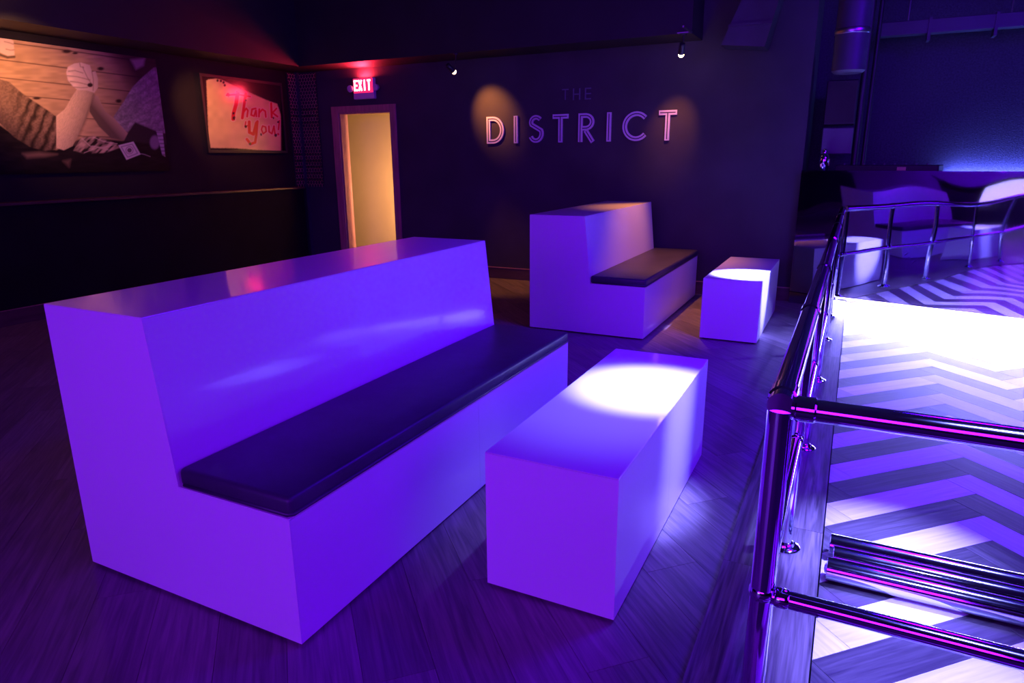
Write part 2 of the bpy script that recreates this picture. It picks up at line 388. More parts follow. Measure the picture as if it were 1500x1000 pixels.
bench('lounge_bench', 'smaller-looking white laminate bench with orange glow on its top, below the wall lettering', -2.372, 5.103, 1.967, 0.988, 0.425, 0.958, 0.479, 0.5345, G_B, 0.46)

# ------------------------------------------------------------------ cube tables
def cube_table(label, x0, y0, L, D, H):
    t = thing('cube_table', label, 'table', (x0, y0, 0), 0)
    P, G, Z = 0.004, 0.0005, 0.012
    link('top_panel', BX(0, D, 0, L, H - P, H, bev=0.0012), M['laminate'], t)
    for ya in (0.0, L - P):
        link('end_panel', BX(0, D, ya, ya + P, Z, H - P - G), M['laminate'], t)
    for xa in (0.0, D - P):
        for a, b in ((P + G, L * 0.5 - G), (L * 0.5 + G, L - P - G)):
            link('side_panel', BX(xa, xa + P, a, b, Z, H - P - G), M['laminate'], t)
    link('plinth', BX(0.02, D - 0.02, 0.02, L - 0.02, 0, 0.0115), M['plinth'], t)
    return t
cube_table('long white cube table with a round white light pool, in front of the nearest bench', -0.974, 1.754, 1.349, 0.446, 0.493)
cube_table('white cube table beside the far bench, its top half in white light', -0.991, 5.350, 1.303, 0.4335, 0.490)

# ------------------------------------------------------------------ chrome handrail
RX, TZ, MZ = -0.085, 0.93, 0.505
ys = [1.36, 2.27, 3.19, 4.28, 5.32, 6.15, 6.96]
hr = thing('handrail', 'polished chrome handrail with two rails along the edge of the chevron floor', 'railing', (RX, 1.36, HP))
def hp(p): return (p[0] - RX, p[1] - 1.36, p[2] - HP)
def rail(name, pts, r, par=hr, n=24): return smooth_angle(link(name, T([hp(p) for p in pts], r, n), M['chrome'], par), 40)
def collar(bm, p, d, r, l):
    p = Vector(hp(p)); d = Vector(d)
    return tube(bm, [p - d * l / 2, p - d * (l / 2 - .004), p + d * (l / 2 - .004), p + d * l / 2], [r * .86, r, r, r * .86], 24)
def post(x, y, r):
    o = rail('post', [(x, y, HP + 0.004), (x, y, TZ - 0.012)], r)
    bm = bmesh.new(); lathe(bm, [(0.050, 0), (0.050, 0.004), (0.046, 0.008), (r + .010, 0.010), (r + .006, 0.022), (r + .0005, 0.026)], hp((x, y, HP)), 28)
    fl = smooth_angle(link('flange', bm, M['chrome'], o), 40)
    bm = bmesh.new()
    for a in (45, 135, 225, 315):
        q = hp((x + 0.040 * math.cos(R(a)), y + 0.040 * math.sin(R(a)), HP + 0.006)); lathe(bm, [(0.005, 0), (0.005, 0.003), (0.002, 0.005)], q, 8)
    link('screws', bm, M['chrome'], o)['kind'] = 'stuff'
    return o
posts = [post(RX, y, 0.025 if i == 0 else 0.0205) for i, y in enumerate(ys)]
rail('top_rail', [(RX, 1.345, TZ), (RX, ys[-1] + 0.03, TZ)], 0.026)
rail('top_rail', [(RX + 0.02, 1.36, TZ - 0.005), (1.55, 1.36, TZ - 0.005)], 0.0225)
for a, b in zip(ys, ys[1:]): rail('mid_rail', [(RX, a + 0.018, MZ), (RX, b - 0.018, MZ)], 0.019)
rail('mid_rail', [(RX + 0.02, 1.36, MZ - 0.005), (1.55, 1.36, MZ - 0.005)], 0.019)
post(1.55, 1.36, 0.025)
def add_collar(*a):
    bm = bmesh.new(); collar(bm, *a); smooth_angle(link('joint_collar', bm, M['chrome'], hr), 40)
for i, y in enumerate(ys):
    add_collar((RX, y + (0.05 if i == 0 else 0), TZ), (0, 1, 0), 0.029, 0.055)
    if i == 0: add_collar((RX + 0.045, y, TZ - 0.005), (1, 0, 0), 0.0255, 0.04); add_collar((RX + 0.04, y, MZ - 0.005), (1, 0, 0), 0.0215, 0.03)
    for dy in (-0.032, 0.032):
        if i == 0 and dy < 0: continue
        add_collar((RX, y + dy, MZ), (0, 1, 0), 0.0225, 0.025)
    bm = bmesh.new(); bmesh.ops.create_uvsphere(bm, u_segments=20, v_segments=12, radius=0.028 if i == 0 else 0.024, matrix=Matrix.Translation(hp((RX, y, MZ))))
    link('joint_ball', bm, M['chrome'], hr, True)

# chrome pipes lying on the dance floor
for i, (nm, y) in enumerate((('farthest', 2.300), ('middle', 2.222), ('nearest', 2.144))):
    r_ = 0.0375
    o = link('chrome_pipe', bmesh.new(), M['chrome'])
    bm = bmesh.new(); x0 = 0.048 + (0.004, 0.016, 0.0)[i]
    tube(bm, [(x0 + .0, 0, 0), (x0 + .002, 0, 0), (1.7, 0, 0), (1.702, 0, 0)], [r_ - .002, r_, r_, r_ - .002], 28); bm.to_mesh(o.data); bm.free()
    o.location = (0, y, HP - 0.008 + r_ + 0.0005); smooth_angle(o, 40)
    tag(o, {'farthest': 'chrome pipe lying on the chevron floor, farthest of the three from the handrail corner',
            'middle': 'chrome pipe lying on the chevron floor, between two others',
            'nearest': 'chrome pipe lying on the chevron floor, lowest in the picture of the three'}[nm], 'pipe', None)

# ------------------------------------------------------------------ mirrored booth
MH = 1.275
bo = thing('mirrored_booth', 'booth with a wavy mirrored steel front behind the chevron floor', 'booth', (m0.x, m0.y, 0), math.atan2(mdir.y, mdir.x))
BL = 3.3
bm = bmesh.new(); nx, nz = 96, 40; grid = []
rs = random.Random(3)
def wav(x, z):
    return (0.0035 * math.sin(2.9 * x + 0.8 * math.sin(2.2 * z)) * (0.4 + 0.35 * x) * math.sin(PI * min(1, z / MH))
            + 0.0012 * math.sin(8.3 * x + 2 * z + 0.6) * math.sin(4.7 * z + 1.0) + 0.006 * (z / MH - 0.5) ** 2)
for i in range(nx + 1):
    grid.append([bm.verts.new((BL * i / nx, wav(BL * i / nx, MH * j / nz) * 1.0, MH * j / nz)) for j in range(nz + 1)])
for i in range(nx):
    for j in range(nz): bm.faces.new((grid[i][j], grid[i + 1][j], grid[i + 1][j + 1], grid[i][j + 1]))
bmesh.ops.solidify(bm, geom=bm.faces[:], thickness=-0.003)
bmesh.ops.recalc_face_normals(bm, faces=bm.faces[:])
mp_ = link('mirror_panel', bm, M['mirror'], bo); smooth_angle(mp_, 50); mp_['label'] = 'wavy mirror-polished steel front panel'
tl = link('added_toe_line', BX(0.36, BL, -0.012, -0.006, HP - 0.006, HP + 0.012), M['toe'], bo); tl['label'] = 'added white light line along the foot of the mirrored front'  # added glowing line, goes with the lamp that whitens the floor
link('cabinet_body', prism(bmesh.new(), [(0.01, 0.03), (BL, 0.03), (BL, 0.9), (0.01 + 0.0, 0.20)], MH - 0.03, 'z', 0.0), M['black'], bo)
link('counter_top', prism(bmesh.new(), [(0.0, 0.012), (BL, 0.012), (BL, 0.86), (0.0, 0.17)], 0.02, 'z', MH - 0.03 + 0.001), M['black'], bo)

tp = MH - 0.008
def on_booth(px, py, back=0.10):
    """point on the counter top seen near a picture position, a little behind the mirror's edge"""
    d = ray(px, py); k = mn.dot(m0) + back
    t = k / (mn.x * d.x + mn.y * d.y)
    return Vector((d.x * t, d.y * t, tp))
p = on_booth(1206, 246, 0.09)
bt = thing('shaker_bottle', 'small chrome shaker bottle standing on the mirrored booth corner', 'bottle', p)
smooth_angle(link('body', lathe(bmesh.new(), [(0.001, 0), (0.036, 0.001), (0.040, 0.006), (0.043, 0.10), (0.040, 0.135), (0.024, 0.158), (0.020, 0.164)], n=28), M['chrome'], bt), 40)
smooth_angle(link('cap', lathe(bmesh.new(), [(0.021, 0.164), (0.021, 0.19), (0.012, 0.202), (0.001, 0.204)], n=20), M['chrome'], bt), 40)
link('paper_tag', BX(0.043, 0.047, -0.012, 0.012, 0.05, 0.11), M['label'], bt)
p = on_booth(1300, 246, 0.22)
mx_ = thing('mixing_desk', 'low black mixing desk on top of the mirrored booth', 'mixer', p, math.atan2(mdir.y, mdir.x))
link('case', BX(-0.42, 0.42, -0.10, 0.10, 0, 0.055, bev=0.006), M['black'], mx_)
for i in range(9):
    kb = lathe(bmesh.new(), [(0.010, 0), (0.010, 0.012), (0.007, 0.016), (0.001, 0.0165)], (-0.36 + i * 0.085, -0.04, 0.055), 10); link('knob', kb, M['grey'], mx_)
link('yellow_sticker', BX(0.10, 0.17, -0.104, -0.1005, 0.008, 0.038), M['label'], mx_)

# LED strip behind the booth lighting the alcove wall
sx0 = at_y(1362, 246, 7.95).x
ls = thing('led_strip', 'bright blue-white light strip behind the booth along the far wall', 'light', (sx0 + 0.05, YB2 - 0.06, 1.20))
link('profile', BX(0, 2.6, -0.02, 0.058, -0.03, 0.0), M['steel'], ls)
link('diffuser', BX(0, 2.6, 0.0, 0.03, 0.0005, 0.012), M['strip'], ls)
area('led_strip_lamp', (sx0 + 1.40, YB2 - 0.045, 1.215), (sx0 + 1.40, YB2 - 0.03, 1.36), 2.5, 0.02, 45, (0.10, 0.14, 1.0))

# ------------------------------------------------------------------ posters
def paint_grid(name, y0, y1, z0, z1, ny, nz, fn, mt, parent, x):
    ys_ = np.linspace(y0, y1, ny); zs_ = np.linspace(z0, z1, nz)
    YY, ZZ = np.meshgrid(ys_, zs_, indexing='ij')
    d = np.stack([np.full(YY.shape, x), YY, ZZ - CAMZ], -1)
    fa, ra, ua = np.array(fw), np.array(rt), np.array(up)
    dep = d @ fa; PX = 750 + F * (d @ ra) / dep; PY = 500 - F * (d @ ua) / dep
    colr = fn(PX, PY)
    verts = np.stack([np.zeros(YY.size), YY.ravel(), ZZ.ravel()], -1)
    idx = np.arange(ny * nz).reshape(ny, nz)
    faces = np.stack([idx[:-1, :-1], idx[1:, :-1], idx[1:, 1:], idx[:-1, 1:]], -1).reshape(-1, 4)
    me = bpy.data.meshes.new(name); me.from_pydata(verts.tolist(), [], faces.tolist())
    at = me.color_attributes.new('print', 'FLOAT_COLOR', 'POINT')
    at.data.foreach_set('color', np.concatenate([colr.reshape(-1, 3), np.ones((ny * nz, 1))], 1).astype(np.float32).ravel())
    me.materials.append(mt); o = bpy.data.objects.new(name, me); COL.objects.link(o); o.parent = parent; return o
def print_mat(name, rough, coat, coat_r):
    mt = mat(name, (0.5, 0.5, 0.5), rough, spec=0.12, coat=coat, coat_r=coat_r)
    n = mt.node_tree.nodes.new('ShaderNodeVertexColor'); n.layer_name = 'print'
    mt.node_tree.links.new(n.outputs['Color'], mt.node_tree.nodes['Principled BSDF'].inputs['Base Color']); return mt
def sd_poly(X, Y, pts):
    d = np.full(X.shape, 1e9); ins = np.zeros(X.shape, bool); n = len(pts)
    for i in range(n):
        (ax, ay), (bx, by) = pts[i], pts[(i + 1) % n]
        ex, ey = bx - ax, by - ay
        t = np.clip(((X - ax) * ex + (Y - ay) * ey) / (ex * ex + ey * ey + 1e-9), 0, 1)
        d = np.minimum(d, np.hypot(X - ax - t * ex, Y - ay - t * ey))
        c_ = ((ay > Y) != (by > Y)) & (X < (bx - ax) * (Y - ay) / (by - ay + 1e-12) + ax); ins ^= c_
    return np.where(ins, -d, d)
def sd_line(X, Y, pts):
    d = np.full(X.shape, 1e9)
    for (ax, ay), (bx, by) in zip(pts, pts[1:]):
        ex, ey = bx - ax, by - ay
        t = np.clip(((X - ax) * ex + (Y - ay) * ey) / (ex * ex + ey * ey + 1e-9), 0, 1)
        d = np.minimum(d, np.hypot(X - ax - t * ex, Y - ay - t * ey))
    return d
def vnoise(X, Y, sx, sy, seed):
    rg = np.random.RandomState(seed); g = rg.rand(64, 64)
    x, y = X / sx, Y / sy; xi, yi = np.floor(x).astype(int), np.floor(y).astype(int); fx, fy = x - xi, y - yi
    fx, fy = fx * fx * (3 - 2 * fx), fy * fy * (3 - 2 * fy); G = lambda a, b: g[a % 64, b % 64]
    return (G(xi, yi) * (1 - fx) + G(xi + 1, yi) * fx) * (1 - fy) + (G(xi, yi + 1) * (1 - fx) + G(xi + 1, yi + 1) * fx) * fy
def ss(d, w): return np.clip(0.5 - d / w, 0, 1)[..., None]
def mixc(c, col, a): return c * (1 - a) + np.array(col) * a

def paint_arms(PX, PY):
    X, Y = PX * 4.544, (PY - 40) * 4.544
    n1 = vnoise(X, Y, 60, 14, 1); n2 = vnoise(X, Y, 9, 9, 2); n3 = vnoise(X, Y, 30, 40, 3)
    c = np.ones(X.shape + (3,)) * np.array((0.52, 0.32, 0.19)) * (0.8 + 0.35 * n1[..., None])
    for ln, wd in (([(40, 100), (420, 150), (1040, 240)], 7), ([(-300, 178), (0, 215), (440, 270), (1000, 340)], 7), ([(-300, 300), (60, 340), (470, 383), (900, 430)], 6),
                   ([(-200, 425), (170, 458), (480, 485), (900, 525)], 6), ([(-200, 550), (560, 605), (760, 620)], 6), ([(300, 700), (560, 725), (760, 732)], 6)):
        c = mixc(c, (0.10, 0.05, 0.04), ss(sd_line(X, Y, ln) - wd * .5, 5) * 0.9)
    for (x, y, rx, ry) in ((445, 160, 30, 12), (670, 275, 22, 12), (245, 472, 26, 9), (790, 490, 20, 12), (500, 172, 18, 7)):
        c = mixc(c, (0.05, 0.025, 0.02), ss((np.hypot((X - x) / rx, (Y - y) / ry) - 1) * 10, 8))
    # dim right side of the room in the print
    c = c * (1 - 0.72 * np.clip((X - 560) / 380, 0, 1))[..., None]
    c = mixc(c, (0.03, 0.018, 0.022), ss(sd_poly(X, Y, [(740, 150), (1300, 150), (1300, 420), (900, 420), (840, 300)]), 120) * 0.9)
    c = mixc(c, (0.34, 0.26, 0.30), ss(sd_poly(X, Y, [(870, 215), (965, 205), (955, 255), (905, 280)]), 22) * 0.8)
    # opponent: shirt and forearm
    shirt = ss(sd_poly(X, Y, [(1200, 230), (1020, 270), (950, 330), (880, 400), (820, 500), (755, 595), (790, 660), (850, 700), (900, 640), (1060, 700), (1200, 720)]), 8)
    fold = 0.75 + 0.5 * np.abs(np.sin((X * 0.55 + Y) / 17 + 2 * n3)) * n3
    c = c * (1 - shirt) + shirt * np.array((0.26, 0.21, 0.25)) * (fold * (0.75 + 0.5 * n2))[..., None]
    c = mixc(c, (0.03, 0.02, 0.025), ss(sd_poly(X, Y, [(850, 700), (900, 630), (1060, 700), (1300, 740), (1300, 900), (800, 800)]), 14))
    arm2 = ss(sd_poly(X, Y, [(600, 450), (650, 455), (700, 560), (760, 605), (850, 705), (825, 752), (740, 738), (660, 660), (595, 560)]), 7)
    sh = np.clip((X - 0.85 * Y - 160) / 120, 0, 1)
    c = c * (1 - arm2) + arm2 * (np.array((0.50, 0.32, 0.25)) * (1.0 - 0.75 * (1 - sh))[..., None])
    # table, dark
    tb = ss(sd_poly(X, Y, [(-600, 560), (0, 650), (200, 790), (375, 815), (560, 730), (720, 745), (860, 760), (1300, 800), (1300, 1400), (-600, 1400)]), 12)
    c = c * (1 - tb) + tb * (np.array((0.014, 0.009, 0.010)) * (0.6 + 0.8 * n1)[..., None])
    c = mixc(c, (0.30, 0.17, 0.12), ss(sd_poly(X, Y, [(150, 840), (260, 830), (380, 845), (300, 860), (180, 870)]), 26) * 0.6)
    c = mixc(c, (0.26, 0.14, 0.10), ss(sd_poly(X, Y, [(420, 890), (470, 880), (460, 930)]), 26) * 0.6)
    # crumpled cloth
    cl = ss(sd_poly(X, Y, [(490, 820), (540, 735), (640, 725), (760, 770), (800, 800), (700, 835), (560, 840)]), 10)
    cr = vnoise(X + Y, X * .4 - Y, 16, 40, 5)
    c = c * (1 - cl) + cl * (np.array((0.42, 0.27, 0.22)) * np.clip(cr * 1.6 - .25, .05, 1.3)[..., None])
    for ln in ([(545, 740), (600, 790), (690, 800), (760, 780)], [(560, 835), (650, 800), (720, 815)], [(620, 730), (690, 760), (780, 775)]):
        c = mixc(c, (0.62, 0.45, 0.4), ss(sd_line(X, Y, ln) - 2, 5) * 0.8)
    # playing card
    cq = [(788, 785), (888, 760), (936, 845), (842, 882)]
    c = mixc(c, (0.58, 0.52, 0.55), ss(sd_poly(X, Y, cq), 5))
    inner = sd_poly(X, Y, [(806, 795), (880, 777), (916, 838), (850, 864)])
    c = mixc(c, (0.30, 0.24, 0.30), ss(np.abs(inner) - 4, 4))
    rr = np.hypot((X - 862) / 1.0, (Y - 818) / 1.0)
    c = mixc(c, (0.12, 0.08, 0.1), ss(rr - 15, 4)); c = mixc(c, (0.3, 0.2, 0.26), ss(np.abs(rr - 24) - 3, 4))
    c = mixc(c, (0.6, 0.5, 0.5), ss(sd_line(X, Y, [(930, 840), (960, 845), (1000, 860)]) - 1.5, 4) * .8)
    # glass and bracelet on the right edge
    c = mixc(c, (0.24, 0.18, 0.24), ss(np.hypot((X - 1030) / 32, (Y - 765) / 45) * 10 - 10, 4))
    c = mixc(c, (0.46, 0.42, 0.46), ss(sd_poly(X, Y, [(1040, 690), (1082, 690), (1100, 860), (1080, 850)]), 5) * (0.5 + 0.5 * (np.sin(Y / 4) > 0))[..., None])
    # left man: sleeve with deep folds, head corner
    slp = [(-600, 330), (0, 345), (60, 362), (150, 440), (240, 500), (330, 560), (378, 600), (378, 720), (372, 812), (300, 822), (210, 800), (100, 735), (0, 640), (-600, 600)]
    sl = ss(sd_poly(X, Y, slp), 8)
    fo = 0.5 + 0.5 * np.sin((X * 1.0 + 0.42 * Y + 26 * n3) / 11.5)
    rim = np.clip((X - 60) / 120, 0, 1)
    val = (0.95 - 0.75 * rim * (1 - fo) ** 1.5) * (0.7 + 0.55 * n2)
    lowsh = np.clip((Y - (560 + 0.55 * (X - 100))) / 160, 0, 1)
    c = c * (1 - sl) + sl * (np.array((0.26, 0.155, 0.11)) * (val * (1 - 0.5 * lowsh))[..., None])
    # forearm, lit from the left
    ap = [(374, 590), (430, 545), (486, 450), (512, 412), (622, 415), (626, 450), (602, 520), (566, 630), (524, 715), (484, 790), (425, 818), (376, 802)]
    sd = sd_poly(X, Y, ap); ar = ss(sd, 6)
    ax = np.clip(((X - 375) * 0.86 + (Y - 600) * 0.30) / 210, 0, 1)
    hair = 0.88 + 0.24 * vnoise(X + .5 * Y, Y - .5 * X, 3, 14, 8)
    c = c * (1 - ar) + ar * (np.array((0.78, 0.54, 0.36)) * ((1.05 - 0.85 * ax ** 1.6) * hair)[..., None])
    c = mixc(c, (0.16, 0.09, 0.07), ss(sd_line(X, Y, [(626, 450), (602, 520), (566, 630), (500, 780)]) - 4, 22) * 0.7)
    # clasped hands
    hpg = [(440, 300), (452, 262), (496, 240), (540, 234), (598, 252), (612, 296), (636, 292), (652, 340), (652, 402), (628, 436), (580, 420), (516, 416), (488, 396), (452, 352)]
    hd = ss(sd_poly(X, Y, hpg), 6); sh2 = np.clip((X - 440) / 230, 0, 1)
    c = c * (1 - hd) + hd * (np.array((0.82, 0.60, 0.48)) * (1.02 - 0.45 * sh2 ** 2)[..., None])
    for ln in ([(456, 292), (500, 288), (552, 304)], [(448, 322), (510, 328), (600, 350)], [(468, 360), (520, 366), (592, 384)], [(492, 398), (540, 402), (582, 400)],
               [(552, 262), (556, 280), (580, 330), (606, 372)], [(612, 296), (622, 350), (620, 420)], [(530, 240), (536, 262), (556, 268)]):
        c = mixc(c, (0.26, 0.14, 0.11), ss(sd_line(X, Y, ln) - 2.5, 8) * 0.8)
    c = mixc(c, (0.04, 0.02, 0.02), ss(np.hypot((X - 600) / 18, (Y - 384) / 14) * 10 - 10, 5))
    for (x, y) in ((470, 275), (462, 312), (470, 345), (500, 385)):
        c = c * (1 + 0.18 * ss(np.hypot((X - x) / 24, (Y - y) / 12) * 10 - 8, 10))
    c = mixc(c, (0.70, 0.50, 0.42), ss(sd_poly(X, Y, [(-120, 40), (60, 64), (90, 92), (97, 188), (50, 190), (0, 168), (-120, 120)]), 8))
    for ln in ([(30, 95), (60, 102), (88, 112)], [(40, 145), (70, 152), (92, 150)]): c = mixc(c, (0.25, 0.14, 0.12), ss(sd_line(X, Y, ln) - 3, 8) * .8)
    c = mixc(c, (0.05, 0.03, 0.03), ss(sd_line(X, Y, [(-100, 150), (0, 182), (50, 200), (95, 196)]) - 8, 12) * .9)
    # fade to black at the bottom of the print
    c *= (1 - 0.8 * np.clip((Y - 880) / 140, 0, 1))[..., None]
    return np.clip(c, 0, 1)

def paint_thanks(PX, PY):
    X, Y = (PX - 290) * 7.143, (PY - 100) * 7.143
    n = vnoise(X, Y, 60, 60, 11); n2 = vnoise(X, Y, 12, 12, 12)
    c = np.ones(X.shape + (3,)) * np.array((0.015, 0.010, 0.012))
    bag = ss(sd_poly(X, Y, [(88, 128), (110, 116), (180, 107), (250, 120), (350, 170), (560, 262), (740, 342), (830, 372), (868, 500), (880, 866), (600, 852), (400, 836), (132, 832), (110, 700)]) + 4 * (n2 - .5), 12)
    c = c * (1 - bag) + bag * (np.array((0.68, 0.50, 0.22)) * (0.88 + 0.24 * n)[..., None])
    for (x, y) in ((205, 128), (240, 132), (268, 148), (280, 178)): c = mixc(c, (0.04, 0.02, 0.02), ss(np.hypot((X - x) / 12, (Y - y) / 14) * 10 - 10, 6))
    red, drk = (0.62, 0.015, 0.02), (0.05, 0.01, 0.01)
    S = [([(300, 282), (420, 274), (545, 296)], 9), ([(412, 280), (398, 380), (372, 470), (368, 530)], 20), ([(430, 262), (405, 246)], 7),
         ([(500, 268), (482, 390), (464, 520)], 15), ([(470, 470), (505, 420), (522, 440), (514, 505)], 10),
         ([(604, 420), (566, 428), (556, 488), (588, 500), (606, 440), (612, 502)], 10), ([(642, 428), (638, 505)], 10), ([(644, 464), (674, 430), (704, 450), (710, 508)], 10),
         ([(766, 366), (772, 512)], 12), ([(822, 420), (780, 465), (832, 505)], 10),
         ([(500, 560), (492, 610), (520, 600)], 8), ([(536, 560), (538, 670), (580, 690), (612, 570)], 16), ([(622, 556), (610, 700), (598, 775), (550, 792), (512, 742)], 14),
         ([(676, 604), (664, 640), (682, 684), (714, 660), (708, 614), (676, 604)], 9), ([(742, 606), (744, 664), (774, 684), (794, 606)], 9), ([(796, 606), (806, 690)], 9),
         ([(852, 548), (842, 640)], 9), ([(838, 684), (842, 692)], 10)]
    for ln, wd in S: c = mixc(c, (0.78, 0.52, 0.40), ss(sd_line(X, Y, ln) - wd - 9, 8) * bag * .8)
    for ln, wd in S: c = mixc(c, red, ss(sd_line(X, Y, ln) - wd, 8))
    for (x, y, r_) in ((318, 276, 16), (372, 470, 12), (376, 520, 16), (500, 610, 12), (660, 694, 10), (815, 700, 14), (790, 520, 9), (840, 560, 10), (500, 335, 9), (410, 245, 9), (545, 788, 12)):
        c = mixc(c, drk, ss(np.hypot(X - x, (Y - y) * .8) - r_ * (0.7 + .6 * n2), 7))
    c *= (1 - 0.9 * np.clip((X - 862) / 10, 0, 1))[..., None]
    return np.clip(c, 0, 1)

PXW = XL + 0.03
a1 = thing('poster', 'wide poster of two clasped arms arm wrestling above the wall bar', 'poster', (PXW, 0, 0))
ya, yb, za, zb = at_x(-60, 150, PXW).y, at_x(236, 150, PXW).y, 1.30, at_x(120, 72, PXW).z
paint_grid('print', ya, yb, za, zb, 360, 200, paint_arms, print_mat('poster_print', 0.6, 0.0, 0.2), a1, PXW)
link('backing', BX(-0.028, -0.001, ya, yb, za, zb), M['black'], a1)
a2 = thing('poster', 'smaller poster of red drippy Thank You lettering on a cream paper shape', 'poster', (PXW, 0, 0))
ya, yb, za, zb = at_x(301, 160, PXW).y, at_x(413, 160, PXW).y, at_x(360, 220, PXW).z, at_x(301, 112, PXW).z
paint_grid('print', ya, yb, za, zb, 220, 170, paint_thanks, print_mat('glossy_poster_print', 0.45, 1.0, 0.15), a2, PXW)
bm = BX(-0.028, -0.001, ya, yb, za, zb); link('backing', bm, M['black'], a2)
bm = bmesh.new(); fwd = 0.03
box(bm, -0.028, 0.006, ya - fwd, ya - .0005, za - fwd, zb + fwd); box(bm, -0.028, 0.006, yb + .0005, yb + fwd, za - fwd, zb + fwd)
box(bm, -0.028, 0.006, ya, yb, zb + .0005, zb + fwd); box(bm, -0.028, 0.006, ya, yb, za - fwd, za - .0005)
link('frame', bm, M['black'], a2)
spot('poster_lamp_left', (-5.75, 3.20, 2.46), (XL, 3.86, 2.02), 100, (1.0, 0.44, 0.12), 64, 1.0, 0.03)
point('poster_lamp_bulb', (-5.9, 3.25, 2.85), 4, (1.0, 0.42, 0.05), 0.03)
spot('poster_lamp_right', (-5.8, 5.05, 2.46), (XL, 5.72, 1.95), 75, (1.0, 0.37, 0.12), 46, 0.9, 0.03)

# ------------------------------------------------------------------ hexagonal wire panels at the corner
def hex_panel(w_, h_, s_, t):
    """wire net of hexagons in the x-z plane, x in 0..w, z in 0..h"""
    bm = bmesh.new(); dx, dz = s_ * math.sqrt(3), s_ * 1.5; seen = set()
    for j in range(int(h_ / dz) + 2):
        for i in range(int(w_ / dx) + 2):
            cx, cz = i * dx + (dx / 2 if j % 2 else 0), j * dz
            pts = [(cx + s_ * math.sin(PI / 3 * k), cz + s_ * math.cos(PI / 3 * k)) for k in range(7)]
            for a, b in zip(pts, pts[1:]):
                key = tuple(sorted(((round(a[0], 3), round(a[1], 3)), (round(b[0], 3), round(b[1], 3)))))
                mid = ((a[0] + b[0]) / 2, (a[1] + b[1]) / 2)
                if key in seen or not (0 < mid[0] < w_ and 0 < mid[1] < h_): continue
                seen.add(key)
                tube(bm, [(a[0], 0, a[1]), (b[0], 0, b[1])], t, 4, False)
    return bm
yh0 = at_x(429, 200, XL + 0.03).y
hx = thing('hexagon_mesh_panel', 'narrow panel of copper hexagon wire mesh beside the smaller poster', 'mesh panel', (XL + 0.03, yh0, 1.07), PI / 2)
o = link('wire_mesh', hex_panel(7.19 - yh0, 1.40, 0.027, 0.0030), M['copper'], hx); o['kind'] = 'stuff'
link('backing', BX(0, 7.19 - yh0, 0.012, 0.028, 0, 1.42), M['meshback'], hx)
hx = thing('hexagon_mesh_panel', 'dim strip of hexagon wire mesh on the wall between corner and doorway', 'mesh panel', (XL + 0.06, YB - 0.03, 1.07), 0)
wd = at_y(470, 200, YB).x - XL - 0.06
o = link('wire_mesh', hex_panel(wd, 1.40, 0.027, 0.0026), M['copper'], hx); o['kind'] = 'stuff'
link('backing', BX(0, wd, 0.012, 0.028, 0, 1.42), M['meshback'], hx)
struct('trim_4', BX(XL + 0.001, XL + 0.055, YB - 0.055, YB - 0.001, 0.0, SOF), M['duct'])

# ------------------------------------------------------------------ wall lettering
sg = thing('wall_lettering', 'raised inline letters reading THE DISTRICT on the dark back wall', 'sign', (-2.80, YB, 1.57))
def arc(cx, cz, rx, rz, a0, a1, n=24):
    return [(cx + rx * math.cos(R(a0 + (a1 - a0) * k / n)), cz + rz * math.sin(R(a0 + (a1 - a0) * k / n))) for k in range(n + 1)]
def ribbon(bm, pts, wdt, y0, y1, closed=False):
    """flat band of a given width along a 2-D path, mitred, thickness y0..y1"""
    P_ = [Vector(p) for p in pts]; n = len(P_); L1, R1 = [], []
    for i in range(n):
        if closed: a, b = P_[(i - 1) % n], P_[(i + 1) % n]
        else: a, b = P_[max(i - 1, 0)], P_[min(i + 1, n - 1)]
        d1 = (P_[i] - a).normalized() if (P_[i] - a).length > 1e-9 else (b - P_[i]).normalized()
        d2 = (b - P_[i]).normalized() if (b - P_[i]).length > 1e-9 else d1
        t = (d1 + d2).normalized(); nn = Vector((-t.y, t.x)); k = max(0.35, nn.dot(Vector((-d1.y, d1.x))))
        L1.append(P_[i] + nn * (wdt / 2 / k)); R1.append(P_[i] - nn * (wdt / 2 / k))
    V = lambda p, y: bm.verts.new((p.x, y, p.y))
    la, ra, lb, rb = [V(p, y0) for p in L1], [V(p, y0) for p in R1], [V(p, y1) for p in L1], [V(p, y1) for p in R1]
    fs = []
    for i in range(n if closed else n - 1):
        j = (i + 1) % n
        fs += [bm.faces.new((la[i], la[j], ra[j], ra[i])), bm.faces.new((lb[i], rb[i], rb[j], lb[j])),
               bm.faces.new((la[i], lb[i], lb[j], la[j])), bm.faces.new((ra[i], ra[j], rb[j], rb[i]))]
    if not closed:
        fs += [bm.faces.new((la[0], ra[0], rb[0], lb[0])), bm.faces.new((la[-1], lb[-1], rb[-1], ra[-1]))]
    bmesh.ops.recalc_face_normals(bm, faces=fs)
HL, SW = 0.296, 0.047
h2 = SW / 2; t0, b0 = HL - h2, h2
